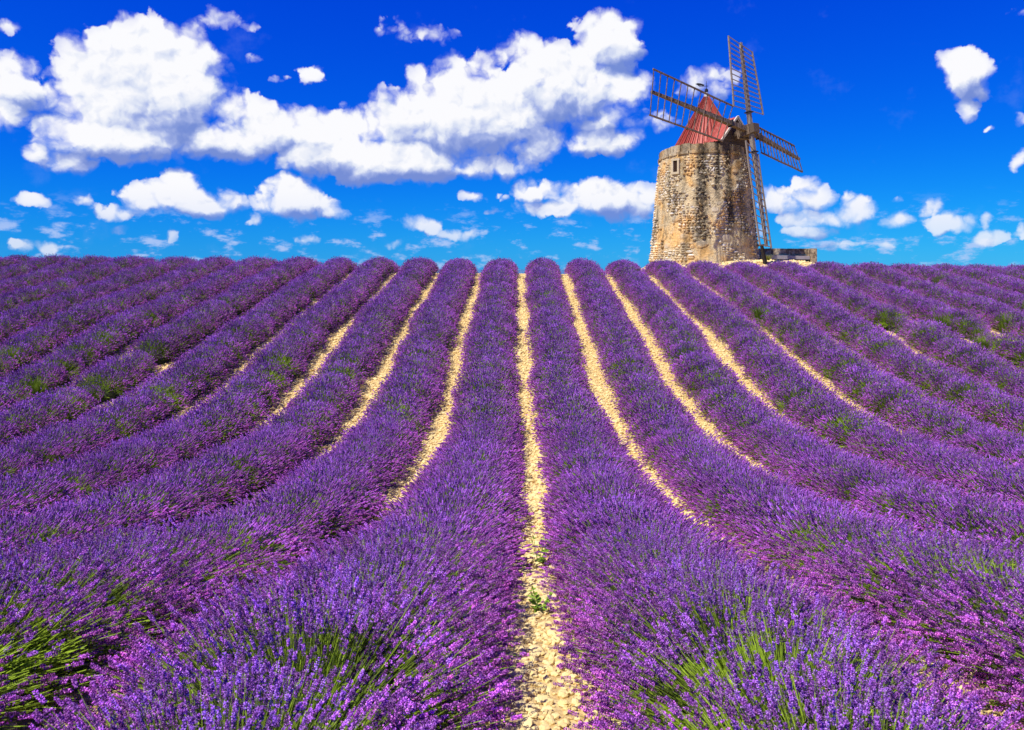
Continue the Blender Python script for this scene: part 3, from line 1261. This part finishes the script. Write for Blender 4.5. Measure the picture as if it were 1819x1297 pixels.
# horizontal planks of the front, cut to the gable
zb = Zt + .02
zq = zb - .3
while zq < Zr - .12:
    z1 = zq + .19
    def hw(z):
        return DW - .12 if z < Ze + .05 else max(.02, (DW - .12) * (Zr - z) / (Zr - Ze))
    m_ = MB()
    a0, a1 = hw(zq), hw(z1 - .012)
    o0 = DF - .16
    m_.hexa([dp(o0, a0, zq), dp(o0, -a0, zq), dp(o0 + .04, -a0, zq), dp(o0 + .04, a0, zq),
             dp(o0, a1, z1 - .012), dp(o0, -a1, z1 - .012), dp(o0 + .035, -a1, z1 - .012), dp(o0 + .035, a1, z1 - .012)])
    m_.build('plank', wood_m, dorm)
    zq = z1
for sgn in (-1, 1):
    zq = zb - .3
    while zq < Ze:
        m_ = MB()
        z1 = min(zq + .19, Ze)
        m_.hexa([dp(.4, sgn * (DW - .13), zq), dp(DF - .12, sgn * (DW - .13), zq), dp(DF - .12, sgn * (DW - .09), zq), dp(.4, sgn * (DW - .09), zq),
                 dp(.4, sgn * (DW - .13), z1 - .01), dp(DF - .12, sgn * (DW - .13), z1 - .01), dp(DF - .12, sgn * (DW - .09), z1 - .01), dp(.4, sgn * (DW - .09), z1 - .01)])
        m_.build('plank', wood_m, dorm)
        zq += .19
# roof sheets
for sgn in (-1, 1):
    for i in range(8):
        o0, o1 = .35 + i * .27, .35 + (i + 1) * .27
        v, f = [], []
        for q, dr in ((0, .035), (.12, .035), (.2, 0), (.55, .0), (.6, .02), (.66, 0), (.9, 0), (1.0, .035)):
            out = o0 + (o1 - o0) * q
            for (sdx, zz) in ((0, Zr), (DW + .08, Ze - .09)):
                v.append(dp(out, sgn * sdx, zz + dr))
        for b in range(7):
            f.append((2 * b, 2 * b + 1, 2 * b + 3, 2 * b + 2))
        link('roof_sheet', mesh('roof_sheet', v, f, [red_m]), dorm)
    for off in (0.0, .085):
        m_ = MB()
        m_.bar(dp(DF + .04 - off, 0, Zr + .04 - off * .5), dp(DF + .04 - off, sgn * (DW + .09), Ze - .07 - off * .5), .022, h0=.05)
        m_.build('bargeboard', white_m, dorm)

# shaft, poll end and the four sails
TILT = R(9)
HL = 3.27
hub = O + sd * HL + wz * 7.41
sh = (sd * math.cos(TILT) + wz * math.sin(TILT)).normalized()
nrm_s = sh
beam_m = mat('sail_timber', lambda t: t.mix(t.smooth(t.noise(t.vec('MULTIPLY', geopos(t), (5, 5, 2)), 3, 6, .65), .35, .68), (.075, .048, .028), (.26, .195, .135)), rough=.8,
             bump=lambda t: t.noise(geopos(t), 14, 6, .7), bstr=.6, bdist=.02)
pale_m = mat('bleached_timber', lambda t: t.mix(t.noise(geopos(t), 7, 5, .65), (.13, .10, .075), (.36, .31, .25)), rough=.8,
             bump=lambda t: t.noise(geopos(t), 14, 6, .7), bstr=.5, bdist=.02)
m_ = MB()
m_.tube(hub - sh * 1.5, hub - sh * .28, .20, .24, 12)
m_.build('shaft', wood_m, mill)
m_ = MB()
m_.box(hub, su * .27, sh * .27, su.cross(sh) * .27)
m_.build('poll_block', beam_m, mill)
m_ = MB()
m_.box(hub + sh * .42, su * .22, sh * .15, su.cross(sh) * .24)
m_.build('shaft_end', wood_m, mill)
# shoe blocks round the hub
m_ = MB()
m_.box(hub - sh * .40, su * .36, sh * .09, su.cross(sh) * .36)
m_.build('poll_plate', beam_m, mill)


def on_plane(px_, py_, off=0.0):
    d = Vector(((px_ - 920) / F, 1, (477 - py_) / F))
    h = hub + nrm_s * off
    t = h.dot(nrm_s) / d.dot(nrm_s)
    return d * t


SAILS = [  # spar tip, rail A outer/inner, rail B outer/inner, number of bars
    ('left', (1157, 163), (1160, 122.6), (1303, 189), (1153.6, 204), (1284, 251), 13, .0),
    ('up', (1315.7, 76), (1294, 63.6), (1303.5, 189), (1336, 91.7), (1355.6, 204), 14, .17),
    ('right', (1420, 283), (1346, 226), (1411, 259.5), (1352, 271), (1425.5, 305.7), 13, .0),
    ('down', (1361.5, 438), (1325, 250), (1350, 436), (1346, 274), (1370, 441), 15, .17),
]
for (nm, tip, a0, a1, b0, b1, nb, off) in SAILS:
    if nm in ('right', 'down'):
        a0, a1, b0, b1 = a1, a0, b1, b0
    T = on_plane(*tip, off)
    H0 = hub + nrm_s * off
    Ao, Ai, Bo, Bi = [on_plane(*q, off + .10) for q in (a0, a1, b0, b1)]
    m = beam_m if nm in ('left', 'right') else pale_m
    sail = link('sail', None, mill, loc=(0, 0, 0))
    mb = MB()
    mb.bar(H0, T, .135 if nm in ('left', 'right') else .105, .065, up=nrm_s)
    mb.build('spar', m, sail)
    mb = MB()
    mb.bar(H0.lerp(T, .19), H0.lerp(T, .20), .175, up=nrm_s)
    mb.build('iron_band', iron_m, sail)
    for (o_, i_) in ((Ao, Ai), (Bo, Bi)):
        mb = MB()
        prev = o_
        for s_ in range(1, 5):
            q = o_.lerp(i_, s_ / 4) + Vector((random.gauss(0, .008), 0, random.gauss(0, .008)))
            mb.bar(prev, q, .036, up=nrm_s)
            prev = q
        mb.build('rail', m, sail)
    for i in range(nb):
        t_ = (i + .12) / (nb - 1 + .24)
        p0, p1 = Ao.lerp(Ai, t_), Bo.lerp(Bi, t_)
        mb = MB()
        j = Vector((random.gauss(0, .012), 0, random.gauss(0, .012)))
        ext = (p1 - p0).normalized() * .05
        p0, p1 = p0 - ext, p1 + ext
        mb.bar(p0, (p0 + p1) / 2 + j, .019, up=nrm_s)
        mb.bar((p0 + p1) / 2 + j, p1 + j, .019, up=nrm_s)
        mb.build('bar', m, sail)

# thin dark tube standing in for a cord's shadow on the wall
m_ = MB()
pa = O + sd * 2.6 + wz * 6.7
pb = on_plane(1336, 320, -.45)
m_.tube(pa, pb, .012, .012, 5)
m_.build('rope_shadow', iron_m, mill)

# ------------------------------------------------------------------ prop post under the lowest sail
post_m = mat('tarred_post', lambda t: t.mix(t.noise(geopos(t), 8), (.012, .010, .009), (.05, .04, .032)))
foot = Vector(((1359 - 920) / F * 41.6, 41.6, 0))
foot.z = float(ground(foot.x, foot.y))
top = on_plane(1353, 436, .0)
foot = Vector(((1360 - 920) / F * (top.y + .15), top.y + .15, 0))
foot.z = float(ground(foot.x, foot.y)) - .05
m_ = MB()
m_.bar(foot, top, .085, .06)
m_.bar(top - Vector((.22, 0, 0)), top + Vector((.22, 0, .02)), .05)
m_.build('prop_post', post_m, label='dark post propping up the lowest sail of the windmill', cat='post')

# ------------------------------------------------------------------ low stone wall with seat, right of the mill
bench_m = mat('bench_wall_stone', lambda t: t.mix(t.smooth(t.noise(geopos(t), 2.5, 6, .7), .40, .62), (.14, .10, .065), (.56, .44, .27)),
              bump=lambda t: t.noise(geopos(t), 9, 6, .7), bstr=1, bdist=.06)
slab_m = mat('grey_slab', lambda t: t.mix(t.noise(geopos(t), 4, 5), (.22, .20, .22), (.36, .33, .34)), rough=.7)
BD = 45.6


def bx(px_, d=BD):
    return (px_ - 920) / F * d


bw = link('stone_bench', None, loc=(0, 0, 0), label='low weathered stone wall with grey slab seat right of the windmill', cat='bench')
x0, x1 = bx(1341, BD + .5), bx(1440, BD + .5)
zt = (477 - 441.5) / F * (BD + .5)
zb = float(ground((x0 + x1) / 2, BD)) - .4
# blocks of the back wall in three courses
nc = 3
for c_ in range(nc):
    xa = x0 - random.uniform(0, .2)
    while xa < x1 - .05:
        w = random.uniform(.35, .62)
        xb = min(xa + w, x1)
        if x1 - xb < .15:
            xb = x1
        m_ = MB()
        z0_ = zb + .1 + (zt - zb - .1) * c_ / nc
        z1_ = zb + .1 + (zt - zb - .1) * (c_ + 1) / nc
        g = .008
        dy = random.gauss(0, .012)
        m_.hexa([(xa + g, BD + .25 + dy, z0_), (xb - g, BD + .25 + dy, z0_), (xb - g, BD + .62, z0_), (xa + g, BD + .62, z0_),
                 (xa + g, BD + .25 + dy, z1_ - g), (xb - g, BD + .25 + dy, z1_ - g + random.gauss(0, .008)), (xb - g, BD + .62, z1_ - g), (xa + g, BD + .62, z1_ - g)])
        m_.build('stone', bench_m, bw)
        xa = xb
# right end pier
m_ = MB()
m_.box((x1 - .17, BD - .12, (zb + zt) / 2 - .01), (.17, 0, 0), (0, .36, 0), (0, 0, (zt - zb) / 2 - .01))
m_.build('end_pier', bench_m, bw)
zs = (477 - 456) / F * (BD - .2)
m_ = MB()
m_.hexa([(x0 + .1, BD - .38, zs - .13), (x1 - .36, BD - .38, zs - .16), (x1 - .36, BD + .24, zs - .13), (x0 + .1, BD + .24, zs - .1),
         (x0 + .1, BD - .38, zs + .10), (x1 - .36, BD - .38, zs + .02), (x1 - .36, BD + .24, zs + .05), (x0 + .1, BD + .24, zs + .12)])
m_.build('seat_slab', slab_m, bw)
for q in (.25, .75):
    m_ = MB()
    m_.box((x0 + (x1 - x0) * q, BD - .05, (zb + zs - .16) / 2 - .01), (.12, 0, 0), (0, .22, 0), (0, 0, (zs - .16 - zb) / 2 - .012))
    m_.build('support', bench_m, bw)

# ------------------------------------------------------------------ loose pale footing stones round the mill (uncountable rubble)
n = 900
th = rng.uniform(-1.9, 1.9, n)
rr = 3.0 + np.abs(rng.normal(0, .55, n))
pos = np.array([cyl(a, 0, r) for a, r in zip(th, rr)])
ex = np.stack([rng.uniform(13.0, 16.8, 500), rng.uniform(42.6, 46, 500), np.zeros(500)], -1)
pos = np.concatenate([pos, ex])
n = len(pos)
pos[:, 2] = ground(pos[:, 0], pos[:, 1]) + .02
s = rng.uniform(.05, .14, n)
scatter('rubble_heap', tree_rock, pos, np.stack([rng.normal(0, .3, n), rng.normal(0, .3, n), rng.uniform(0, 6.28, n)], -1),
        np.stack([s * 1.3, s, s * .8], -1), rng.integers(0, 8, n), None,
        label='loose pale stones round the foot of the windmill', cat='rubble')


# ------------------------------------------------------------------ green plants
def tuft(name, loc, h, rad, nblade, seed, colr, **kw):
    rs = random.Random(seed)
    mb = MB()
    for i in range(nblade):
        a = rs.uniform(0, 6.28)
        b = Vector((math.cos(a), math.sin(a), 0))
        r0 = rs.uniform(0, rad * .35)
        lean = rs.uniform(.1, 1) * rad
        hh = h * rs.uniform(.6, 1.1)
        p0 = b * r0
        p1 = b * (r0 + lean * .4) + wz * hh * .6
        p2 = b * (r0 + lean) + wz * hh
        s_ = Vector((-b.y, b.x, 0)) * rs.uniform(.004, .007) * (h / .3)
        j = rs.uniform(.6, 1.3)
        mb.add([p0 - s_, p0 + s_, p1 + s_ * .8, p1 - s_ * .8, p2], [(0, 1, 2, 3), (3, 2, 4)], tuple(x * j for x in colr) + (1,))
    return mb.build(name, blade_m, loc=loc, **kw)


blade_m = mat('grass_blade', lambda t: attr(t, 'col'), rough=.6, trans=.35)
G1 = (.16, .25, .025)
for (px_, py_, h, rad, lab) in (
        (1672, 574, .62, .36, 'bright green tuft growing in a gap of the lavender, larger of two at far right'),
        (1350, 558, .60, .34, 'bright green tuft below the stone bench, between lavender bushes'),
        (1787, 572, .60, .40, 'dull green leafy tuft at the right edge of the photo'),
        (1745, 608, .50, .30, 'low green tuft beside bare pale soil at far right'),
        (188, 606, .60, .34, 'dark green tuft inside a left lavender row'),
        (8, 634, .62, .40, 'green tuft at the left edge of the field'),
        (60, 686, .58, .34, 'green tuft beside bare stones at the lower left rows')):
    x, y = px_ground(px_, py_, .4)
    tuft('grass_tuft', (x, y, float(ground(x, y))), h * 1.05, rad, 220, int(px_), G1, label=lab, cat='grass tuft', group='green tufts among the lavender')
for (x, y, lab) in ((cyl(-.75, 0, 3.35).x, cyl(-.75, 0, 3.35).y, 'small yellow-green weeds at the left foot of the windmill'),
                    (13.6, 44.0, 'yellow-green weeds at the foot of the dark prop post')):
    tuft('weeds', (x, y, float(ground(x, y))), .42, .45, 160, int(x * 10), (.26, .28, .03), label=lab, cat='weeds')

leafw_m = mat('weed_leaf', lambda t: t.mix(t.noise(geopos(t), 40, 3), (.20, .36, .03), (.36, .55, .06)), rough=.5, trans=.3)


def weed(loc, h, nst, seed, lab):
    rs = random.Random(seed)
    root = link('weed_plant', None, loc=loc, label=lab, cat='weed', group='leafy weeds in the middle path')
    mb = MB()
    leaves = []
    for i in range(nst):
        a = rs.uniform(0, 6.28)
        b = Vector((math.cos(a), math.sin(a), 0))
        prev = b * .01
        L = h * rs.uniform(.6, 1.1)
        for s_ in range(1, 5):
            q = b * (.01 + .45 * L * (s_ / 4) ** 1.3) + wz * (L * s_ / 4)
            mb.tube(prev, q, .0028, .002, 5)
            for sg in (-1, 1):
                leaves.append((q, (b * .4 + Vector((-b.y, b.x, 0)) * sg + wz * rs.uniform(-.1, .5)).normalized(), rs.uniform(.045, .075) * (1.15 - s_ * .1)))
            prev = q
        leaves.append((prev, (b * .3 + wz).normalized(), .035))
    mb.build('stem', leafw_m, root)
    for (q, d, L) in leaves:
        s_ = d.cross(wz)
        s_ = s_.normalized() if s_.length > .01 else Vector((1, 0, 0))
        n_ = s_.cross(d)
        v = [q, q + d * L * .35 + s_ * L * .26 - n_ * .002, q + d * L * .75 + s_ * L * .20, q + d * L - n_ * .004,
             q + d * L * .75 - s_ * L * .20, q + d * L * .35 - s_ * L * .26 - n_ * .002, q + d * L * .5 + n_ * -.004]
        link('leaf', mesh('leaf', v, [(0, 1, 6), (1, 2, 6), (2, 3, 6), (3, 4, 6), (4, 5, 6), (5, 0, 6)], [leafw_m]), root)


for (px_, py_, h, nst, lab) in ((957, 1010, .26, 9, 'green leafy weed growing in the middle path, farther of the two'),
                                (960, 1092, .15, 6, 'small leafy weed in the middle path, nearer of the two')):
    x, y = px_ground(px_, py_, 0.0)
    weed((x, y, float(ground(x, y)) + .012), h, nst, int(py_), lab)
